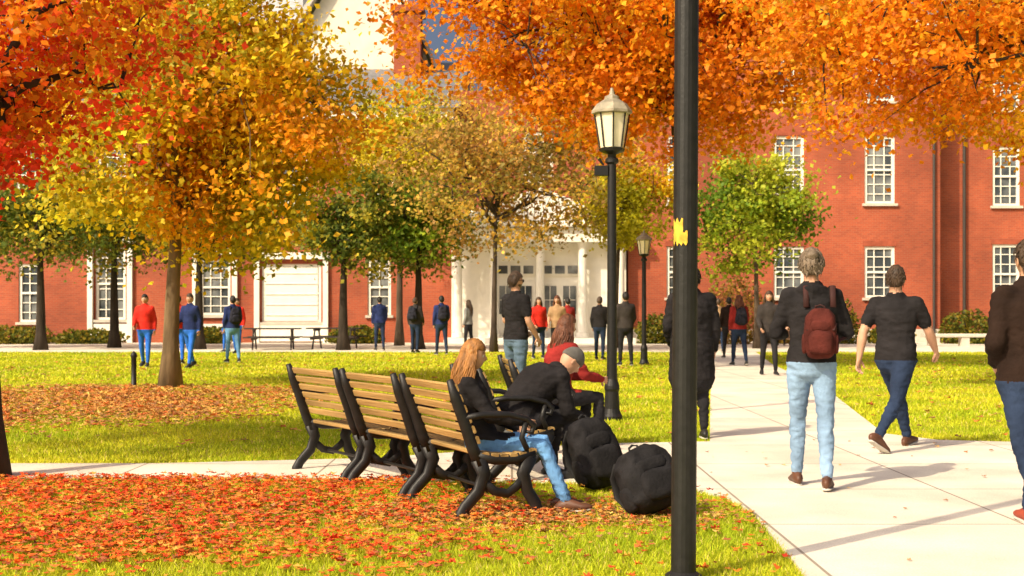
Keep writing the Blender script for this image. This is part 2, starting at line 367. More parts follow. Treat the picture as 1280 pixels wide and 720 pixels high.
black=cloth('black',(.018,.016,.017)); char=cloth('charcoal',(.04,.034,.032)); bkj=cloth('dark_trousers',(.022,.021,.024)); brn=cloth('dark_brown',(.020,.011,.008)); navy=cloth('navy',(.02,.03,.10)); redc=cloth('red',(.60,.03,.02)); mar=cloth('maroon',(.26,.025,.022)); grey=cloth('grey',(.2,.2,.2)); tan=cloth('tan',(.35,.22,.12)); blu=cloth('blue',(.03,.14,.60))
lj=denim('light',(.22,.33,.48)); mj=denim('mid',(.12,.27,.52)); dj=denim('dark',(.02,.032,.065)); bj=denim('grey_blue',(.10,.15,.21))
bs=mat('brown_leather_shoe',(.10,.04,.02),.5); ks=mat('black_shoe',(.02,.02,.02),.5); rs=mat('rust_shoe',(.30,.05,.025),.6)
blond=hairm('honey_blond',(.30,.13,.035)); br=hairm('brown',(.06,.035,.02)); ash=hairm('ash_brown',(.17,.125,.085)); aub=hairm('auburn',(.13,.045,.02)); bkh=hairm('black',(.015,.012,.01))
person('walking_woman',2.2,9.4,R(-10),1.74,black,lj,bs,ash,legs=((14,8,1,0),(-9,8,1,4)),arms=((6,20,80,25),(6,20,80,25)),style='hoodie',hairstyle='bun',pack=('maroon',(.075,.016,.012)),packoff=.05,slim=.97,head=(0,6),hem=-.02,pscale=.84,packz=-.14)
person('walking_man',3.60,12.0,R(-50),1.80,black,dj,bs,br,legs=((30,6,4,-10),(-24,22,4,30)),arms=((-20,20,18,0),(20,20,24,0)),style='tshirt',slim=1.08,head=(25,0),twist=24)
person('walking_man',3.07,7.6,R(8),1.72,brn,dj,rs,br,legs=((-16,18,2,25),(16,6,2,-5)),arms=((-6,14,65,35),(10,12,50,10)),style='jacket')
person('standing_man',1.84,13.1,R(5),1.74,black,bkj,ks,bkh,legs=((2,2,3,0),(-2,2,3,0)),arms=((5,14,40,30),(0,14,20,10)),style='coat',slim=1.08)
person('standing_man',.05,16.7,R(-50),1.80,black,bj,bs,br,legs=((3,3,3,0),(-3,3,4,0)),arms=((5,12,55,30),(0,14,35,10)),style='tshirt',sunglasses=True,beard=True,head=(-10,0),slim=1.06)
person('seated_girl',-.19,8.42,R(-92),1.50,black,mj,bs,blond,lean=-24,lean2=24,head=(6,10),legs=((93,74,0,-5),(92,68,4,-8)),arms=((30,10,38,25),(36,12,42,25)),style='hoodie',hairstyle='long',seat=.36,slim=.95,legk=1.08)
person('seated_person',.03,9.9,R(-66),1.66,black,bkj,ks,bkh,lean=28,lean2=36,head=(0,10),legs=((90,92,8,0),(91,94,8,0)),arms=((10,12,60,30),(10,12,60,30)),style='jacket',hairstyle='beanie',headmat=cloth('heather_grey',(.13,.12,.11)),seat=.40,loose=1.16)
person('seated_woman',.42,12.15,R(-60),1.68,mar,bkj,ks,aub,lean=5,lean2=10,legs=((90,88,4,0),(90,90,4,0)),arms=((25,10,55,20),(25,10,55,20)),style='hoodie',hairstyle='long',seat=.42)
V=.027
far=[
 (-8.75,30.5,180,1.72,redc,blu,bkh,'jacket',None,14,'short'),(-8.35,32,10,1.7,redc,blu,bkh,'jacket',('red',(.4,.03,.02)),8,'short'),
 (-7.55,30,160,1.74,navy,blu,br,'hoodie',None,16,'short'),(-7.2,33,30,1.7,navy,mj,bkh,'jacket',('black2',(.02,.02,.03)),8,'short'),
 (-8.6,40,170,1.72,redc,blu,br,'jacket',('blue',(.03,.1,.4)),10,'short'),(-9.4,42,90,1.3,blu,blu,br,'hoodie',None,5,'short'),
 (-4.5,43.5,10,1.8,navy,dj,bkh,'jacket',None,6,'short'),(-3.1,41,-20,1.75,char,dj,br,'jacket',('black2',(.02,.02,.03)),6,'short'),(-2.15,39,15,1.78,navy,dj,bkh,'jacket',('black2',(.02,.02,.03)),9,'short'),(-1.5,44,60,1.7,grey,bkj,br,'hoodie',None,6,'long'),
 (1.2,34,170,1.72,tan,bkj,aub,'tshirt',None,10,'long'),(1.65,38,20,1.7,mar,bkj,bkh,'jacket',None,6,'short'),(.75,36,200,1.7,redc,dj,br,'hoodie',None,6,'long'),(2.75,31,10,1.76,char,bkj,bkh,'jacket',None,5,'short'),(2.4,35,-20,1.7,black,dj,br,'jacket',None,6,'short'),
 (4.9,37,0,1.72,grey,bkj,br,'hoodie',None,8,'short'),(5.5,31,5,1.70,mar,dj,aub,'jacket',('black2',(.02,.02,.03)),12,'long'),(5.28,26.3,175,1.72,char,bkj,br,'jacket',None,12,'long'),(6.1,36,0,1.7,brn,bkj,bkh,'jacket',None,10,'short'),(6.6,41,0,1.72,tan,dj,br,'hoodie',None,10,'short'),(10.5,50,0,1.7,navy,bkj,br,'jacket',None,6,'short')]
for (x,y,rz,h,t,b_,hr_,st,pk,sd,hs) in far:
    person('pedestrian',x,y,R(rz),h,t,b_,ks,hr_,legs=((sd,4,3,0),(-sd,sd*.8,3,sd)),arms=((-sd,12,25,10),(sd,12,40,15)),style=st,hairstyle=hs,pack=pk,vox=V)

# ------------------------------------------------------------ paving outline
PATH=[(1.30,-6),(1.42,6.0),(1.55,8.2),(1.5,8.9),(1.3,9.35),(0.9,9.62),(0.3,9.75),(-2,9.95),(-30,10.0),(-30,10.85),(-3,10.9),(-1.2,11.3),(-.2,12.0),(0.9,12.55),(1.97,12.75),
(3.1,20),(4.7,30),(6.5,42),(-70,42),(-70,54.9),(70,54.9),(70,42),(8.0,42),(6.5,32),(5.2,21),(3.95,13.6),(4.3,12.9),(5,12.7),(40,12.7),(40,9.7),(5.5,9.7),(4.8,9.2),(4.6,8.5),(4.6,-6)]
def in_path(x,y):
    ins=np.zeros(x.shape,bool); n=len(PATH)
    for i in range(n):
        x1,y1=PATH[i]; x2,y2=PATH[(i+1)%n]
        if y1==y2: continue
        c=((y1>y)!=(y2>y)) & (x<(x2-x1)*(y-y1)/(y2-y1)+x1); ins^=c
    return ins
m,nt,b=newmat('grass_ground')
n1=noisen(nt,.35,5); n2=noisen(nt,9,6); n3=noisen(nt,60,4)
r1=ramp2(nt,n1.outputs['Fac'],(.28,.36,.012),(.52,.50,.02),.35,.65)
r2=ramp2(nt,n2.outputs['Fac'],(.62,.64,.6),(1.25,1.2,1.1),.35,.65)
mx=nt.nodes.new('ShaderNodeMixRGB'); mx.blend_type='MULTIPLY'; mx.inputs[0].default_value=1
nt.links.new(r1.outputs[0],mx.inputs[1]); nt.links.new(r2.outputs[0],mx.inputs[2])
nt.links.new(mx.outputs[0],b.inputs['Base Color']); b.inputs['Roughness'].default_value=.95; b.inputs['Specular IOR Level'].default_value=.1
bp=nt.nodes.new('ShaderNodeBump'); bp.inputs['Strength'].default_value=.4; bp.inputs['Distance'].default_value=.03
nt.links.new(n3.outputs['Fac'],bp.inputs['Height']); nt.links.new(bp.outputs[0],b.inputs['Normal'])
g=MB(); g.add([(-400,-60,0),(400,-60,0),(400,600,0),(-400,600,0)],[(0,1,2,3)]); g.obj('ground',m)

m,nt,b=newmat('concrete_paving')
tc=nt.nodes.new('ShaderNodeTexCoord'); br_=nt.nodes.new('ShaderNodeTexBrick'); nt.links.new(tc.outputs['Object'],br_.inputs['Vector'])
br_.offset=0; br_.inputs['Scale'].default_value=1; br_.inputs['Brick Width'].default_value=1.55; br_.inputs['Row Height'].default_value=1.55; br_.inputs['Mortar Size'].default_value=.010
br_.inputs['Color1'].default_value=(.82,.75,.64,1); br_.inputs['Color2'].default_value=(.74,.675,.57,1); br_.inputs['Mortar'].default_value=(.34,.28,.22,1)
n1=noisen(nt,1.3,8); r1=ramp2(nt,n1.outputs['Fac'],(.76,.75,.73),(1.08,1.07,1.05),.3,.7)
n2=noisen(nt,90,3); r2=ramp2(nt,n2.outputs['Fac'],(.84,.84,.84),(1.08,1.08,1.08),.3,.7)
mx=nt.nodes.new('ShaderNodeMixRGB'); mx.blend_type='MULTIPLY'; mx.inputs[0].default_value=1
mx2=nt.nodes.new('ShaderNodeMixRGB'); mx2.blend_type='MULTIPLY'; mx2.inputs[0].default_value=1
nt.links.new(br_.outputs['Color'],mx.inputs[1]); nt.links.new(r1.outputs[0],mx.inputs[2]); nt.links.new(mx.outputs[0],mx2.inputs[1]); nt.links.new(r2.outputs[0],mx2.inputs[2])
nt.links.new(mx2.outputs[0],b.inputs['Base Color']); b.inputs['Roughness'].default_value=.85
bp=nt.nodes.new('ShaderNodeBump'); bp.inputs['Strength'].default_value=.3; bp.inputs['Distance'].default_value=.01
nt.links.new(n2.outputs['Fac'],bp.inputs['Height']); nt.links.new(bp.outputs[0],b.inputs['Normal'])
g=MB(); k=len(PATH); g.add([(x,y,.02) for x,y in PATH]+[(x,y,-.05) for x,y in PATH],[tuple(range(k))]+[(i,k+i,k+(i+1)%k,(i+1)%k) for i in range(k)]); g.obj('path',m)

# grass blades
def blades(x,y,w,h):
    ok=~in_path(x,y); x=x[ok]; y=y[ok]; n=len(x)
    a=RNG.uniform(0,2*np.pi,n); hh=h*RNG.uniform(.5,1.2,n); ww=w*RNG.uniform(.7,1.3,n); la=RNG.uniform(0,2*np.pi,n); le=hh*RNG.uniform(.2,1.0,n)
    V=np.zeros((n,3,3)); V[:,0]=np.stack([x-np.cos(a)*ww/2,y-np.sin(a)*ww/2,np.zeros(n)-.002],1); V[:,1]=np.stack([x+np.cos(a)*ww/2,y+np.sin(a)*ww/2,np.zeros(n)-.002],1)
    V[:,2]=np.stack([x+np.cos(la)*le,y+np.sin(la)*le,hh],1)
    t=np.sin(x*1.7+np.sin(y*1.3)*2)*np.cos(y*1.1+1)*.5+.5+RNG.normal(0,.25,n); t=np.clip(t,0,1)[:,None]
    c=np.array([[.33,.43,.012]])*(1-t)+np.array([[.66,.62,.03]])*t; dry=RNG.random(n)<.08; c[dry]=[.66,.52,.14]
    c*=RNG.uniform(.75,1.2,(n,1)); return V.reshape(-1,3),c
Vs=[];Cs=[]
def strip(y0,y1,dens,w,h,xl,xr):
    n=int(dens*(y1-y0)*(xr-xl)); x=RNG.uniform(xl,xr,n); y=RNG.uniform(y0,y1,n)
    keep=np.abs(x)<y*.43+1; V,c=blades(x[keep],y[keep],w,h); Vs.append(V); Cs.append(c)
strip(5.5,8,6000,.007,.038,-3.6,1.7); strip(8,10.1,3800,.009,.036,-5,1.7)
strip(10.8,15,1800,.012,.038,-7,8); strip(15,24,600,.02,.045,-11,11); strip(24,42,160,.035,.05,-18,18)
fast_mesh('grass',np.concatenate(Vs),3,leafmat('grass_blades',.25,.8),np.concatenate(Cs))

# fallen leaves
def litter(x,y,size,pal,zj=.035,z0=.02):
    n=len(x); a=RNG.uniform(0,2*np.pi,n); s=size*RNG.uniform(.6,1.3,n)
    shp=np.array([(0,-.5),(.22,-.3),(.5,-.18),(.28,.05),(.38,.32),(.12,.25),(0,.6),(-.12,.25),(-.38,.32),(-.28,.05),(-.5,-.18),(-.22,-.3)]); K=len(shp)
    z=RNG.uniform(.0,zj,n)+z0; tx=RNG.normal(0,.35,n); ty=RNG.normal(0,.35,n); cu=RNG.uniform(0,.8,n)
    V=np.zeros((n,K,3))
    for i,(u,v) in enumerate(shp):
        uu=u*s; vv=v*s; V[:,i,0]=x+uu*np.cos(a)-vv*np.sin(a); V[:,i,1]=y+uu*np.sin(a)+vv*np.cos(a)
        V[:,i,2]=z+np.abs(uu*tx+vv*ty)+cu*(uu**2+vv**2)/s*.6
    pal=np.array(pal); c=pal[RNG.integers(0,len(pal),n)]*RNG.uniform(.6,1.25,(n,1)); return V.reshape(-1,3),c
redpal=[(.80,.09,.02),(.88,.19,.02),(.72,.06,.02),(.90,.30,.04),(.66,.16,.04),(.90,.40,.07),(.50,.14,.06),(.84,.12,.025)]
brpal=[(.50,.22,.07),(.66,.28,.07),(.42,.20,.09),(.75,.38,.09),(.68,.18,.05),(.80,.50,.13)]
x=RNG.uniform(-4.2,1.5,32000); y=RNG.uniform(5.8,10,32000)
nz=np.sin(x*2.1+y*1.3)*np.cos(y*2.7-x)*.2
pr=np.clip(1.05-(x+1.9)/2.2,0.07,1)*np.clip((y-6.0)/1.0,.14,1)*.7+nz*.5*(x<.3)
keep=(RNG.random(len(x))<pr*.85)&~in_path(x,y)
A=litter(x[keep],y[keep],.05,redpal)
x=RNG.normal(.1,.75,2000); y=RNG.normal(8.15,.38,2000); k_=~in_path(x,y); A2=litter(x[k_],y[k_],.045,brpal,.02)
x=RNG.uniform(-9.5,-2.2,26000); y=RNG.uniform(12.6,22.5,26000)
d=((x+6.3)/3.6)**2+((y-18.2)/4.6)**2; keep=RNG.random(len(x))<np.clip(1.25-d,0,1)*(.75+.25*np.sin(x*2+y)); B=litter(x[keep],y[keep],.085,brpal,.03)
x=RNG.uniform(-12,12,2200); y=RNG.uniform(12,40,2200); k_=~in_path(x,y); C=litter(x[k_],y[k_],.09,brpal,.03)
x=RNG.uniform(-4,4.5,110); y=RNG.uniform(6,13,110); k_=in_path(x,y); D=litter(x[k_],y[k_],.04,brpal,.004,.024)
fast_mesh('fallen_leaves',np.concatenate([A[0],A2[0],B[0],C[0],D[0]]),12,leafmat('dry_leaves',.15,.7),np.concatenate([A[1],A2[1],B[1],C[1],D[1]]))
soil=mat('bare_soil',(.12,.075,.04),.95,.45,14,.6)
g=MB(); N=40; g.add([(.02+1.05*math.cos(2*math.pi*i/N)*(1+.12*math.sin(5*2*math.pi*i/N)),8.3+.42*math.sin(2*math.pi*i/N)*(1+.2*math.sin(3*2*math.pi*i/N+1)),.006) for i in range(N)],[tuple(range(N))]); g.obj('soil_patch',soil)

# ------------------------------------------------------------ trees
def tree(name,base,tr,cc,cr,ncl,nl,ls,pal,seed,sig=.4,nlimb=9,bark=(.09,.065,.045),hole=.0,low=None,taper=0.0):
    rg=np.random.default_rng(seed); rn=random.Random(seed)
    e=empty(name,(base[0],base[1],0)); bx,by=base[0],base[1]
    cc=np.array(cc)-np.array([bx,by,0]); cr=np.array(cr)
    cl=[]
    off=Vector((seed*3.1,seed*1.7,0))
    while len(cl)<ncl:
        d=rg.normal(size=3); d/=np.linalg.norm(d); r=rg.random()**.45
        nn=noise.noise(Vector(d)*1.8+off); rr=r*(1+.42*nn)
        q=d*cr*rr; q[:2]*=1-taper*max(0,q[2]/cr[2])
        p=cc+q
        if noise.noise(Vector(p)*(1.1/np.mean(cr)*2.2)+off)<hole-.30: continue
        if low and p[2]<low: continue
        cl.append(p)
    cl=np.array(cl)
    mb=MB()
    top=Vector(cc+np.array([0,0,cr[2]*.5])); tp=[];trd=[]
    fork_z=cc[2]-cr[2]*.75
    for i in range(9):
        t=i/8; p=Vector((0,0,-.1)).lerp(top,t); p.x=top.x*t**2; p.y=top.y*t**2; p.z=-.1+(top.z+.1)*t
        p.x+=.12*tr*5*math.sin(t*7+seed)*t*.3; tp.append(p); trd.append(tr*(1-t*.85)*(1.0 if i else 1.55))
    mb.tube(tp,trd,12)
    limbs=[]
    for j in range(nlimb):
        a=2*math.pi*(j+rn.random()*.6)/nlimb; q=Vector(cc)+Vector((math.cos(a)*cr[0]*.68,math.sin(a)*cr[1]*.68,rn.uniform(-.45,.5)*cr[2]))
        s0=rn.uniform(.0,.5); st_z=max(fork_z*(1-s0)+cc[2]*s0,.3*fork_z); t=(st_z+.1)/(top.z+.1); s=Vector((top.x*t*t,top.y*t*t,st_z))
        pts=[];rad=[]
        for i in range(7):
            u=i/6; p=s.lerp(q,u); p.z+=math.sin(u*math.pi)*.18*cr[2]; p+=Vector((rn.uniform(-1,1),rn.uniform(-1,1),rn.uniform(-1,1)))*.06*cr[0]*(u>0)
            pts.append(p); rad.append(tr*.48*(1-u*.85))
        mb.tube(pts,rad,7); limbs+=pts[2:]
    L=np.array([tuple(p) for p in limbs])
    for p in cl[::2]:
        k=np.argmin(((L-p)**2).sum(1)+rg.random(len(L))*.1); s=Vector(L[k]); q=Vector(p); mid=s.lerp(q,.5)+Vector((rn.uniform(-.1,.1),rn.uniform(-.1,.1),.12))
        mb.tube([s,mid,q],[tr*.09+.006,tr*.05+.004,.004],4,caps=False)
    mb.obj('trunk_and_limbs',mat('bark_%s'%str(bark),bark,.95,.5,6,.9,0,25,.2,(1,1,.25)),e,True)
    n=ncl*nl; ci=np.repeat(np.arange(ncl),nl)
    sc=rg.uniform(.6,1.3,ncl)[ci][:,None]
    P=cl[ci]+rg.normal(size=(n,3))*np.array([1,1,.6])*sig*sc
    nrm=rg.normal(size=(n,3))+np.array([-.3,-.35,.7]); nrm/=np.linalg.norm(nrm,axis=1)[:,None]
    t=np.cross(nrm,rg.normal(size=(n,3))); t/=np.linalg.norm(t,axis=1)[:,None]; u=np.cross(nrm,t)
    s=(ls*rg.uniform(.6,1.3,n))[:,None]
    V=np.zeros((n,5,3)); V[:,0]=P-t*s*.5; V[:,1]=P-u*s*.42+nrm*s*.12; V[:,2]=P+t*s*.25-u*s*.22+nrm*s*.05; V[:,3]=P+t*s*.6; V[:,4]=P+u*s*.42+nrm*s*.1
    pal=np.array(pal); npal=len(pal)
    cv=np.array([noise.noise(Vector(p)*.55+off)*1.5+.5 for p in cl]); cv=np.clip(cv+rg.normal(0,.14,ncl),0,.999)
    idx=np.clip(cv[ci]*npal+rg.normal(0,.55,n),0,npal-1).astype(int)
    c=pal[idx]*rg.uniform(.6,1.2,(n,1))*(rg.uniform(.8,1.12,ncl)[ci][:,None])
    fast_mesh('foliage',V.reshape(-1,3),5,leafmat('tree_leaves',.5,.55),c,e)
    return e
gold=[(.55,.48,.03),(.85,.62,.03),(.95,.70,.03),(.97,.62,.02),(.95,.50,.02),(.92,.38,.015)]
orange=[(.88,.28,.012),(.95,.35,.012),(.97,.42,.02),(.96,.33,.01),(.92,.26,.01),(.97,.56,.03)]
red=[(.90,.07,.02),(.95,.14,.015),(.96,.28,.015),(.96,.36,.02),(.92,.09,.02),(.96,.48,.02)]
brown=[(.34,.26,.05),(.52,.30,.08),(.66,.36,.09),(.50,.38,.06),(.80,.50,.08)]
olive=[(.12,.17,.02),(.24,.27,.03),(.40,.36,.04),(.60,.46,.04),(.20,.23,.03)]
green=[(.16,.27,.02),(.27,.38,.025),(.40,.48,.03),(.52,.54,.04)]
yellow=[(.60,.56,.03),(.85,.72,.03),(.95,.76,.04),(.75,.62,.04)]
tree('maple_tree',(-5.87,22),.16,(-5.4,22,4.9),(3.15,2.6,2.75),300,150,.105,gold,11,.36,11,(.16,.11,.06),taper=.5)
tree('maple_tree',(-4.08,10.0),.12,(-5.0,10.9,3.75),(2.3,2.3,1.65),190,140,.07,red,4,.25,8,(.045,.032,.025))
tree('oak_tree',(4.15,30),.2,(3.2,29,7.9),(5.1,3.2,2.9),360,150,.13,orange,7,.42,12,(.05,.04,.03),low=4.9)
tree('oak_tree',(10.6,20),.25,(8.3,20,5.9),(4.9,3.0,2.3),360,150,.095,orange,23,.34,12,(.05,.04,.03),low=3.9)
tree('ash_tree',(-.6,42),.11,(-.4,42,6.0),(4.1,3,2.6),170,75,.14,brown,31,.45,10,(.07,.05,.04),.06)
tree('birch_tree',(8.8,46),.12,(8.7,46,4.9),(2.2,2,2.3),100,110,.15,green,33,.4,7)
for i,(x,y,z,r,rz,p) in enumerate([(-20,46,4.6,3.0,2.0,olive),(-16.2,44,4.6,2.6,1.9,olive),(-14.6,47,4.9,2.6,2.0,olive),(-11,45,4.6,2.5,1.7,olive+gold[:2]),(-5.8,44,4.4,2.4,1.7,olive),(-3.3,45,4.2,2.0,1.6,green+olive[2:])]):
    tree('oak_tree',(x,y),.19,(x,y,z),(r,2.2,rz),90,95,.15,p,50+i,.42,7,(.04,.03,.022))
tree('linden_tree',(-4.4,50),.15,(-4.2,50,7.6),(2.2,2,2.3),110,110,.15,yellow,71,.45,7)
tree('linden_tree',(3.8,47),.12,(4.0,46,5.3),(1.9,1.6,1.9),80,100,.15,yellow+gold,73,.42,7)
def shrub(name,x,y,rx,rz,pal,seed,n=2200):
    rg=np.random.default_rng(seed); e=empty(name,(x,y,0)); d=rg.normal(size=(n,3)); d/=np.linalg.norm(d,axis=1)[:,None]
    f=np.array([1+.3*noise.noise(Vector(q)*2.2+Vector((seed,0,0))) for q in d])[:,None]
    P=d*f*np.array([rx,rx*.8,rz])*(rg.random((n,1))**.25); P[:,2]=np.abs(P[:,2]+rz*.55)
    nrm=rg.normal(size=(n,3)); nrm/=np.linalg.norm(nrm,axis=1)[:,None]; t=np.cross(nrm,rg.normal(size=(n,3))); t/=np.linalg.norm(t,axis=1)[:,None]; u=np.cross(nrm,t); s=.13
    V=np.zeros((n,4,3)); V[:,0]=P-t*s*.6;V[:,1]=P-u*s*.4;V[:,2]=P+t*s*.6;V[:,3]=P+u*s*.4
    pal=np.array(pal); c=pal[rg.integers(0,len(pal),n)]*rg.uniform(.3,.8,(n,1)); fast_mesh('foliage',V.reshape(-1,3),4,leafmat('tree_leaves'),c,e)
    mb=MB()
    for i in range(9): a=i*.7; mb.tube([(0,0,-.05),(math.cos(a)*rx*.3,math.sin(a)*rx*.3,rz*.6),(math.cos(a)*rx*.7,math.sin(a)*rx*.6,rz*1.2)],[.03,.02,.006],5)
    mb.obj('stems',mat('bark_%s'%str((.04,.03,.022)),(.04,.03,.022)),e)
for i,(x,y,rx,rz,p) in enumerate([(9.2,52.5,1.3,1.9,brown),(11.3,53.2,1.2,.9,brown),(13.4,53,1.0,1.2,olive),(18.9,53,1.2,.9,olive),(20.6,53.4,1.0,.6,green),(23,53,1.2,.8,olive),(6.2,53.2,1.1,.8,olive),(-20.6,53,1.8,.5,olive),(-17.6,53.3,1.5,.4,olive),(-13,53.4,1.4,.5,olive),(-6.5,53.4,1.2,.5,olive),(15.8,53.4,1,.5,olive)]):
    shrub('shrub',x,y,rx,rz,p,200+i)

# ------------------------------------------------------------ buildings
BR=brickmat('red_brick',(.42,.088,.035),(.32,.066,.03),(.34,.14,.08))
WH=mat('white_paint',(.84,.80,.71),.5,.05,3); ST=mat('limestone',(.55,.5,.42),.8,.12,4,.2)
SL=mat('slate_roof',(.16,.16,.17),.7,.3,5,.4)
m,nt,b=newmat('window_glass'); n=noisen(nt,.9,3); r=ramp2(nt,n.outputs['Fac'],(.05,.06,.07),(.24,.25,.25),.4,.65); nt.links.new(r.outputs[0],b.inputs['Base Color']); b.inputs['Roughness'].default_value=.08; b.inputs['Specular IOR Level'].default_value=.8; GL=m
def facade(mb,x0,x1,z0,z1,y,wins,depth=.18):
    xs=sorted({x0,x1,*[w[0] for w in wins],*[w[1] for w in wins]}); zs=sorted({z0,z1,*[w[2] for w in wins],*[w[3] for w in wins]})
    for i in range(len(xs)-1):
        for j in range(len(zs)-1):
            cx=(xs[i]+xs[i+1])/2; cz=(zs[j]+zs[j+1])/2
            if any(w[0]<cx<w[1] and w[2]<cz<w[3] for w in wins): continue
            mb.add([(xs[i],y,zs[j]),(xs[i+1],y,zs[j]),(xs[i+1],y,zs[j+1]),(xs[i],y,zs[j+1])],[(0,1,2,3)])
    for a,b_,c,d in wins:
        mb.add([(a,y,c),(a,y+depth,c),(a,y+depth,d),(a,y,d)],[(0,1,2,3)]); mb.add([(b_,y,c),(b_,y+depth,c),(b_,y+depth,d),(b_,y,d)],[(3,2,1,0)])
        mb.add([(a,y,d),(a,y+depth,d),(b_,y+depth,d),(b_,y,d)],[(0,1,2,3)]); mb.add([(a,y,c),(a,y+depth,c),(b_,y+depth,c),(b_,y,c)],[(3,2,1,0)])
def windows(wins,y,par):
    fr=MB(); gl=MB(); si=MB(); so_=MB()
    for a,b_,c,d in wins:
        w=b_-a; h=d-c; cx=(a+b_)/2; cz=(c+d)/2; yy=y+.10
        gl.add([(a,y+.14,c),(b_,y+.14,c),(b_,y+.14,d),(a,y+.14,d)],[(0,1,2,3)])
        fr.box((a+.06,yy,cz),(.12,.08,h)); fr.box((b_-.06,yy,cz),(.12,.08,h)); fr.box((cx,yy,d-.06),(w-.24,.08,.12)); fr.box((cx,yy,c+.05),(w-.24,.08,.1)); fr.box((cx,yy-.01,cz),(w-.24,.08,.09))
        nc=max(2,round(w/.42)); nr=max(4,round(h/.42))
        for i in range(1,nc): fr.box((a+w*i/nc,yy+.01,cz),(.04,.04,h-.24))
        for j in range(1,nr):
            if abs(j-nr/2)>.2: fr.box((cx,yy+.012,c+h*j/nr),(w-.24,.04,.04))
        si.box((cx,y-.03,c-.06),(w+.2,.18,.11))
        nb=int(w/.09)+3
        for q in range(nb): so_.box((a-.08+(w+.16)*(q+.5)/nb,y-.006,d+.13),((w+.16)/nb-.012,.03,.24))
    fr.obj('window_frames',WH,par); gl.obj('window_glass',GL,par); si.obj('sills',ST,par); so_.obj('brick_soldier_lintels',mat('lintel_brick',(.34,.08,.04),.9,.3,3),par)
e=empty('brick_building',(0,0,0))
cols=[7.3,11.9,15.8]; wins=[(c-.65,c+.65,z0,z1) for c in cols for z0,z1 in((1.95,4.15),(6.0,8.9),(10.4,12.6))]
w=MB(); facade(w,5.0,18.4,0,13.6,55,wins); w.add([(5,55,0),(5,70,0),(5,70,13.6),(5,55,13.6)],[(0,1,2,3)]); w.obj('walls',BR,e)
windows(wins,55,e)
cols2=[21.7,25.7,29.7,33.7]; wins2=[(c-.6,c+.6,z0,z1) for c in cols2 for z0,z1 in((1.7,4.3),(6.0,8.6),(10.2,12.4))]
w=MB(); facade(w,18.4,40,0,13.6,56.2,wins2); w.add([(18.4,55,0),(18.4,56.2,0),(18.4,56.2,13.6),(18.4,55,13.6)],[(0,1,2,3)]); w.add([(40,56.2,0),(40,70,0),(40,70,13.6),(40,56.2,13.6)],[(0,1,2,3)]); w.obj('wing_walls',BR,e)
windows(wins2,56.2,e)
w=MB(); w.box((22.5,62.5,13.8),(36,15.6,.4)); w.obj('cornice',WH,e)
w=MB(); w.add([(4.4,54.5,14.01),(40.6,54.5,14.01),(40.6,71,14.01),(4.4,71,14.01),(10,62.7,18.5),(35,62.7,18.5)],[(0,1,5,4),(1,2,5),(2,3,4,5),(3,0,4)]); w.obj('roof',SL,e)
w=MB(); w.box((11.7,54.94,.3),(13.3,.1,.6)); w.obj('stone_plinth',ST,e)
w=MB(); w.tube([(19.8,56.05,.1),(19.8,56.05,13.5)],[.07,.07],8); w.tube([(18.1,54.9,.1),(18.1,54.9,13.5)],[.06,.06],8); w.obj('downpipes',mat('pipe_metal',(.05,.04,.035),.5),e)
e=empty('brick_hall',(0,0,0))
lw=[(-17.9,-16.6,1.0,4.1),(-13.4,-12.1,1.2,3.6),(-10.75,-8.2,.9,3.4),(-6.2,-5.2,1.2,3.6),(-21.2,-20.3,.9,3.4),(-24.6,-23.4,1,3.6)]+[(c-.6,c+.6,6.0,8.4) for c in(-24,-20.7,-17.2,-12.8,-9.4,-5.7)]
w=MB(); facade(w,-45,-2.6,0,9.6,55,lw); w.add([(-45,55,0),(-45,70,0),(-45,70,9.6),(-45,55,9.6)],[(0,1,2,3)]); w.obj('walls',BR,e)
windows(lw,55,e)
w=MB()
for x0,x1,z1 in((-18.1,-16.4,4.3),(-10.95,-8.0,3.6),(-13.6,-11.9,3.8)):
    for xx in(x0,x1): w.box((xx,54.93,z1/2),(.22,.16,z1))
    w.box(((x0+x1)/2,54.9,z1+.14),(x1-x0+.5,.26,.28)); w.box(((x0+x1)/2,54.95,.45),(x1-x0-.24,.1,.75))
w.box((-9.5,55.06,2.1),(2.3,.05,2.3))
for q in range(5): w.box((-9.5,55.02,1.2+q*.45),(2.2,.04,.03))
w.obj('white_surrounds',WH,e)
w=MB(); w.box((-23.8,55,9.8),(42.6,1.0,.4)); w.obj('cornice',WH,e)
w=MB(); w.add([(-45.4,54.3,10.01),(-2.2,54.3,10.01),(-2.2,66,14.2),(-45.4,66,14.2),(-45.4,70,10),(-2.2,70,10)],[(0,1,2,3),(3,2,5,4),(1,5,2),(0,3,4)]); w.obj('roof',SL,e)
w=MB()
w.box((1.15,55.4,2.9),(7.5,.8,5.8)); 
for xx in(-2.3,-.75,1.2,3.0,4.6): w.tube([(xx,54.45,.25),(xx,54.45,.45),(xx,54.45,.46),(xx,54.45,4.1),(xx,54.45,4.3)],[.27,.27,.2,.17,.25],14)
w.box((1.15,54.5,4.6),(7.6,.9,.6)); w.box((1.15,54.4,5.0),(7.9,1.2,.14)); w.box((1.15,54.2,.12),(8,1.9,.24))
w.add([(-2.9,53.95,5.08),(5.2,53.95,5.08),(1.15,53.95,6.6),(-2.9,55.6,5.08),(5.2,55.6,5.08),(1.15,55.6,6.6)],[(0,1,2),(0,2,5,3),(1,4,5,2)])
w.obj('portico',WH,e)
d=MB(); dg=MB()
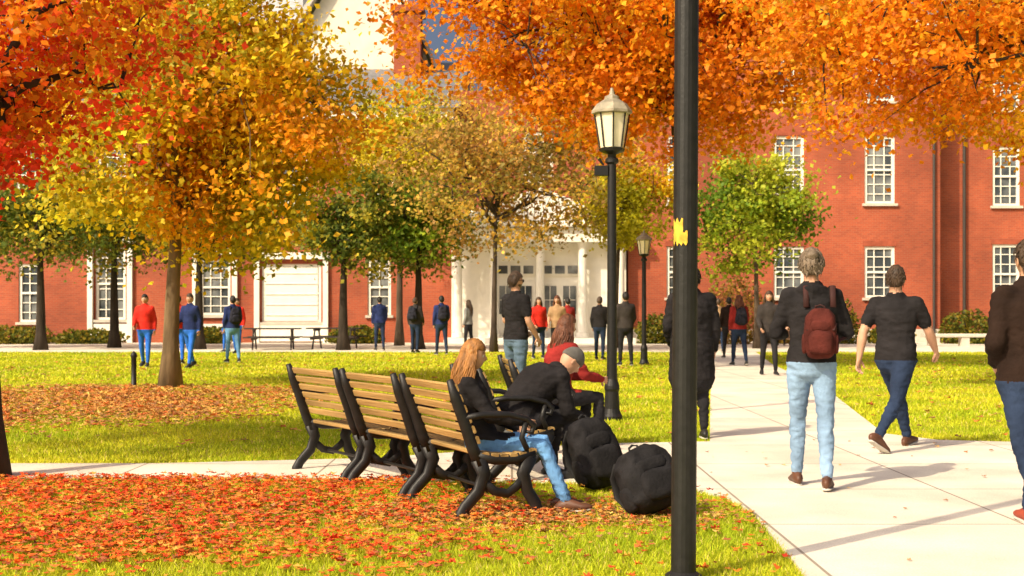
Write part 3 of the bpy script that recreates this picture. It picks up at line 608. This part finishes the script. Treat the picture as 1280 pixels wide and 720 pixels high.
for cx in(2.05,.15):
    d.box((cx,54.96,1.4),(1.7,.08,2.45)); d.box((cx,54.96,3.15),(1.7,.08,.5))
    for s in(-.42,.42):
        dg.box((cx+s,54.90,1.85),(.55,.05,1.2)); d.box((cx+s,54.87,1.85),(.03,.04,1.2)); d.box((cx+s,54.87,1.85),(.5,.035,.03)); d.box((cx+s,54.9,.7),(.55,.06,.6))
    for s in(-.55,0,.55): dg.box((cx+s,54.90,3.15),(.42,.05,.34))
d.obj('doors',WH,e); dg.obj('door_glass',GL,e)
w=MB(); facade(w,-2.6,5,5.6,11,55.9,[(.5,1.8,7,9.2)]); w.obj('upper_wall',BR,e); windows([(.5,1.8,7,9.2)],55.9,e)
e=empty('gabled_hall',(0,0,0))
w=MB(); w.add([(-12.5,64,0),(-3.4,64,0),(-3.4,64,12.2),(-7.3,64,20.5),(-12.5,64,12.2),(-3.4,80,0),(-3.4,80,12.2),(-12.5,80,0),(-12.5,80,12.2),(-7.3,80,20.5)],[(0,1,2,3,4),(1,5,6,2),(0,4,8,7)]); w.obj('walls',mat('pale_stucco',(.74,.68,.57),.8,.1,1.5,.2),e)
w=MB()
w.add([(-13,63.4,11.7),(-7.3,63.4,20.9),(-7.3,80,20.9),(-13,80,11.7),(-13,63.4,12.1),(-7.3,63.4,21.4),(-7.3,80,21.4),(-13,80,12.1),(-3,63.4,11.7),(-3,80,11.7),(-3,63.4,12.1),(-3,80,12.1)],[(4,5,6,7),(0,3,2,1),(0,1,5,4),(5,10,11,6),(1,8,10,5),(1,2,9,8)]); w.obj('roof',mat('pale_roof',(.5,.47,.42),.8,.15,3),e)
w=MB(); w.box((-5.1,63,8),(1.3,1.6,16)); w.box((-5.1,63,16.1),(1.6,1.9,.3)); w.obj('chimney',BR,e)
e=empty('slate_roof_hall',(0,0,0)); w=MB(); w.add([(-24,70,0),(-11.8,70,0),(-11.8,84,0),(-24,84,0),(-24,70,14),(-11.8,70,14),(-11.8,84,14),(-24,84,14)],[(0,1,5,4),(1,2,6,5),(0,4,7,3)]); w.obj('walls',BR,e)
w=MB(); w.add([(-24.5,69.5,14),(-11.3,69.5,14),(-11.3,84.5,14),(-24.5,84.5,14),(-22,77,22),(-12.6,77,22)],[(0,1,5,4),(1,2,5),(2,3,4,5),(3,0,4)]); w.obj('roof',mat('grey_shingle',(.38,.38,.39),.8,.2,3),e)

rg=np.random.default_rng(9); cen=[]
for i in range(90):
    a=rg.uniform(-1.2,1.2); dd=rg.uniform(105,150); cen.append((math.sin(a)*dd,math.cos(a)*dd,rg.uniform(3,9)))
cen=np.array(cen); n=90*160; ci=np.repeat(np.arange(90),160); P=cen[ci]+rg.normal(size=(n,3))*np.array([4,4,2.8]); P[:,2]=np.abs(P[:,2])
nr=rg.normal(size=(n,3)); nr/=np.linalg.norm(nr,axis=1)[:,None]; t=np.cross(nr,rg.normal(size=(n,3))); t/=np.linalg.norm(t,axis=1)[:,None]; u=np.cross(nr,t)
V=np.stack([P-t*.6,P-u*.5,P+t*.6,P+u*.5],1).reshape(-1,3); pal=np.array(olive+orange[:2]); c=pal[(ci*7)%len(pal)]*rg.uniform(.6,1.2,(n,1)); fast_mesh('distant_trees',V,4,leafmat('tree_leaves'),c)

# ------------------------------------------------------------ street furniture
BK=mat('black_iron',(.012,.011,.011),.5,.3,20,.15,0,60,.35); LG=mat('frosted_lamp_glass',(.85,.76,.55),.25,.1,5); CP=mat('aged_lamp_cap',(.28,.24,.17),.5,.3,12)
def lamp(name,x,y,H,r,lw,tilt=0,sticker=False):
    e=empty(name,(x,y,0)); mb=MB(); k=lw/.4
    hb=H-.68*k
    if sticker: base=[(r*1.5,0),(r*1.5,.03),(r*1.02,.05),(r*1.02,.6)]
    else: base=[(r*2.1,0),(r*2.1,.05),(r*1.8,.08),(r*1.5,.14),(r*1.35,.35),(r*1.5,.38),(r*1.45,.42),(r*1.05,.5),(r,.6)]
    mb.lathe((0,0,0),base+[(r*(.95 if sticker else .85),hb-.12),(r*1.3,hb-.1),(r*1.3,hb-.06),(r*.8,hb-.03),(r*.9,hb)],20)
    mb.lathe((0,0,hb),[(.05*k,0),(.13*k,.03*k),(.14*k,.06*k),(.10*k,.07*k)],8)
    z0=hb+.07*k; z1=z0+.36*k
    for i in range(8):
        a=2*math.pi*i/8; mb.tube([(.13*k*math.cos(a),.13*k*math.sin(a),z0),(.185*k*math.cos(a),.185*k*math.sin(a),z1)],[.009*k,.009*k],5)
    mb.obj('post_and_frame',BK,e); 
    c_=MB(); c_.lathe((0,0,z1),[(.19*k,-.01),(.215*k,0),(.215*k,.025*k),(.16*k,.10*k),(.08*k,.15*k),(.075*k,.18*k),(.03*k,.2*k),(.015*k,.27*k)],8); c_.obj('lantern_cap',CP,e)
    g=MB(); g.lathe((0,0,z0),[(.118*k,0),(.172*k,.35*k)],8); g.obj('lantern_glass',LG,e)
    if not sticker and H>3.6:
        q=MB(); q.bbox((-.13,0,hb-.2),(.16,.1,.12)); q.tube([(-.1,0,hb-.2),(0,0,hb-.2)],[.02,.02],6); q.tube([(-.1,0,hb-.13),(-.16,0,hb-.05)],[.012,.02],6); q.obj('camera_box',BK,e)
    if sticker:
        q=MB()
        for zc,hh,a0 in((1.69,.11,-2.35),(1.66,.06,-2.0)):
            N=8; rr=r*1.06; vs=[]
            for i in range(N+1):
                a=a0-.45+.9*i/N; vs+= [(rr*math.cos(a),rr*math.sin(a),zc-hh/2*(1+.3*math.sin(i*2.1))),(rr*math.cos(a),rr*math.sin(a),zc+hh/2*(1+.25*math.cos(i*1.7)))]
            q.add(vs,[(2*i,2*i+2,2*i+3,2*i+1) for i in range(N)])
        q.obj('torn_sticker',mat('yellow_paper',(.60,.37,.04),.8,.4,30),e)
    e.rotation_euler=(0,tilt,0); return e
lamp('street_lamp',1.21,15.5,4.0,.062,.46)
lamp('street_lamp',.83,6.2,4.6,.060,.42,.006,True)
lamp('street_lamp',3.3,32,3.35,.06,.38)

WD=mat('weathered_wood',(.32,.20,.07),.7,.45,3,.5,0,18,.3,(.3,4,4))
def bench(x,y,rz,L=1.0,name='park_bench'):
    e=empty(name,(x,y,0),rz); fr=MB()
    for s in(-L/2+.03,L/2-.03):
        T=lambda pts,r: fr.tube([(s,p[0],p[1]) for p in pts],r,8,(1,0,0))
        T([(-.12,.34),(-.17,.45),(-.22,.6),(-.28,.76),(-.325,.88)],[(.028,.04)]*4+[(.026,.022)])
        T([(-.14,.40),(-.02,.37),(.12,.365),(.26,.40)],[(.026,.034)]*4)
        T([(-.13,.38),(-.09,.28),(-.13,.17),(-.22,.08),(-.25,.03),(-.24,.0)],[(.028,.055),(.028,.048),(.026,.042),(.026,.04),(.03,.044),(.036,.06)])
        T([(.23,.38),(.18,.27),(.21,.16),(.27,.07),(.28,.03),(.27,0)],[(.028,.055),(.028,.048),(.026,.042),(.026,.04),(.03,.044),(.036,.06)])
        T([(-.11,.25),(-.02,.17),(.07,.15),(.13,.19),(.20,.26)],[(.018,.03)]*5)
        T([(-.23,.64),(-.1,.655),(.08,.65),(.2,.62),(.255,.575),(.24,.53),(.2,.54)],[(.026,.022)]*5+[(.02,.016),(.018,.012)])
        T([(.2,.6),(.17,.5),(.22,.4)],[(.018,.02)]*3)
    fr.tube([(-L/2+.03,.02,.16),(L/2-.03,.02,.16)],[.012,.012],6)
    fr.obj('cast_iron_frames',BK,e,True)
    sl=MB()
    for i in range(6): sl.bbox((0,-.09+i*.066,.405-.008*math.sin(i/5*math.pi)*2+(0.012 if i==5 else 0)),(L-.02,.054,.028),0,.007)
    for i in range(6):
        t=i/5; yy=-.152-.145*t; zz=.50+.33*t; sl.bbox((0,yy+.012,zz),(L-.02,.022,.052),0,.006,Matrix.Rotation(R(22),3,'X'))
    sl.obj('wood_slats',WD,e); return e
bench(-1.31,10.25,R(-58),.98); bench(-.77,9.38,R(-60),.98); bench(-.28,8.54,R(-66),.98)
bench(-.06,10.15,R(-75),1.0); bench(.25,12.2,R(-85),1.3)

def picnic(x,y,rz):
    e=empty('picnic_table',(x,y,0),rz); mb=MB()
    for i in range(5): mb.bbox((0,-.32+i*.16,.75),(1.9,.145,.045))
    for s in(-1,1):
        for i in range(2): mb.bbox((0,s*(.68+i*.15),.45),(1.9,.135,.045))
    for xx in(-.65,.65):
        for s in(-1,1): mb.tube([(xx,s*.65,0),(xx,s*.25,.73)],[(.03,.05),(.03,.05)],6)
        mb.bbox((xx,0,.40),(.06,1.7,.09)); mb.bbox((xx,0,.70),(.06,.8,.08))
    mb.obj('table_and_seats',mat('dark_stained_wood',(.035,.025,.02),.7,.4,5,.3),e)
picnic(-8.3,44.5,.1); picnic(-6.3,45.5,-.1)
e=empty('bollard',(-6.5,22,0)); mb=MB(); mb.lathe((0,0,0),[(.07,0),(.07,.04),(.045,.06),(.045,.52),(.06,.55),(.05,.6),(.01,.64)],12); mb.obj('post',BK,e,True)
e=empty('stone_bench',(17.3,49,0)); mb=MB(); mb.bbox((0,0,.43),(3.2,.5,.14),0,.03)
for s in(-1.2,0,1.2): mb.bbox((s,0,.18),(.3,.4,.36),0,.02)
mb.obj('slab_and_legs',ST,e)

# ------------------------------------------------------------ light, sky, camera
ts=Vector((-.52,-.50,.60)).normalized()
w=bpy.data.worlds.new('World'); SC.world=w; w.use_nodes=True; nt=w.node_tree; sk=nt.nodes.new('ShaderNodeTexSky'); sk.sky_type='NISHITA'; sk.sun_disc=False
sk.sun_elevation=math.asin(ts.z); sk.sun_rotation=math.atan2(ts.x,ts.y); sk.dust_density=9; sk.air_density=.6; sk.ozone_density=.3
bg=nt.nodes['Background']; bg.inputs['Strength'].default_value=.15; nt.links.new(sk.outputs[0],bg.inputs['Color'])
sl=bpy.data.lights.new('sun','SUN'); sl.energy=5; sl.angle=R(.6); sl.color=(1,.86,.60); so=bpy.data.objects.new('sun',sl); COL.objects.link(so); so.rotation_euler=ts.to_track_quat('Z','Y').to_euler(); so.location=(-10,-10,20)
cd=bpy.data.cameras.new('camera'); cd.lens=45; cd.sensor_width=36; cd.shift_y=31/1280; cd.clip_end=2000; cd.clip_start=.1
cd.dof.use_dof=True; cd.dof.focus_distance=9.2; cd.dof.aperture_fstop=5
co=bpy.data.objects.new('camera',cd); COL.objects.link(co); co.location=(0,0,1.3); co.rotation_euler=(R(90),0,0); SC.camera=co
SC.view_settings.view_transform='Standard'; SC.view_settings.look='None'; SC.view_settings.exposure=0
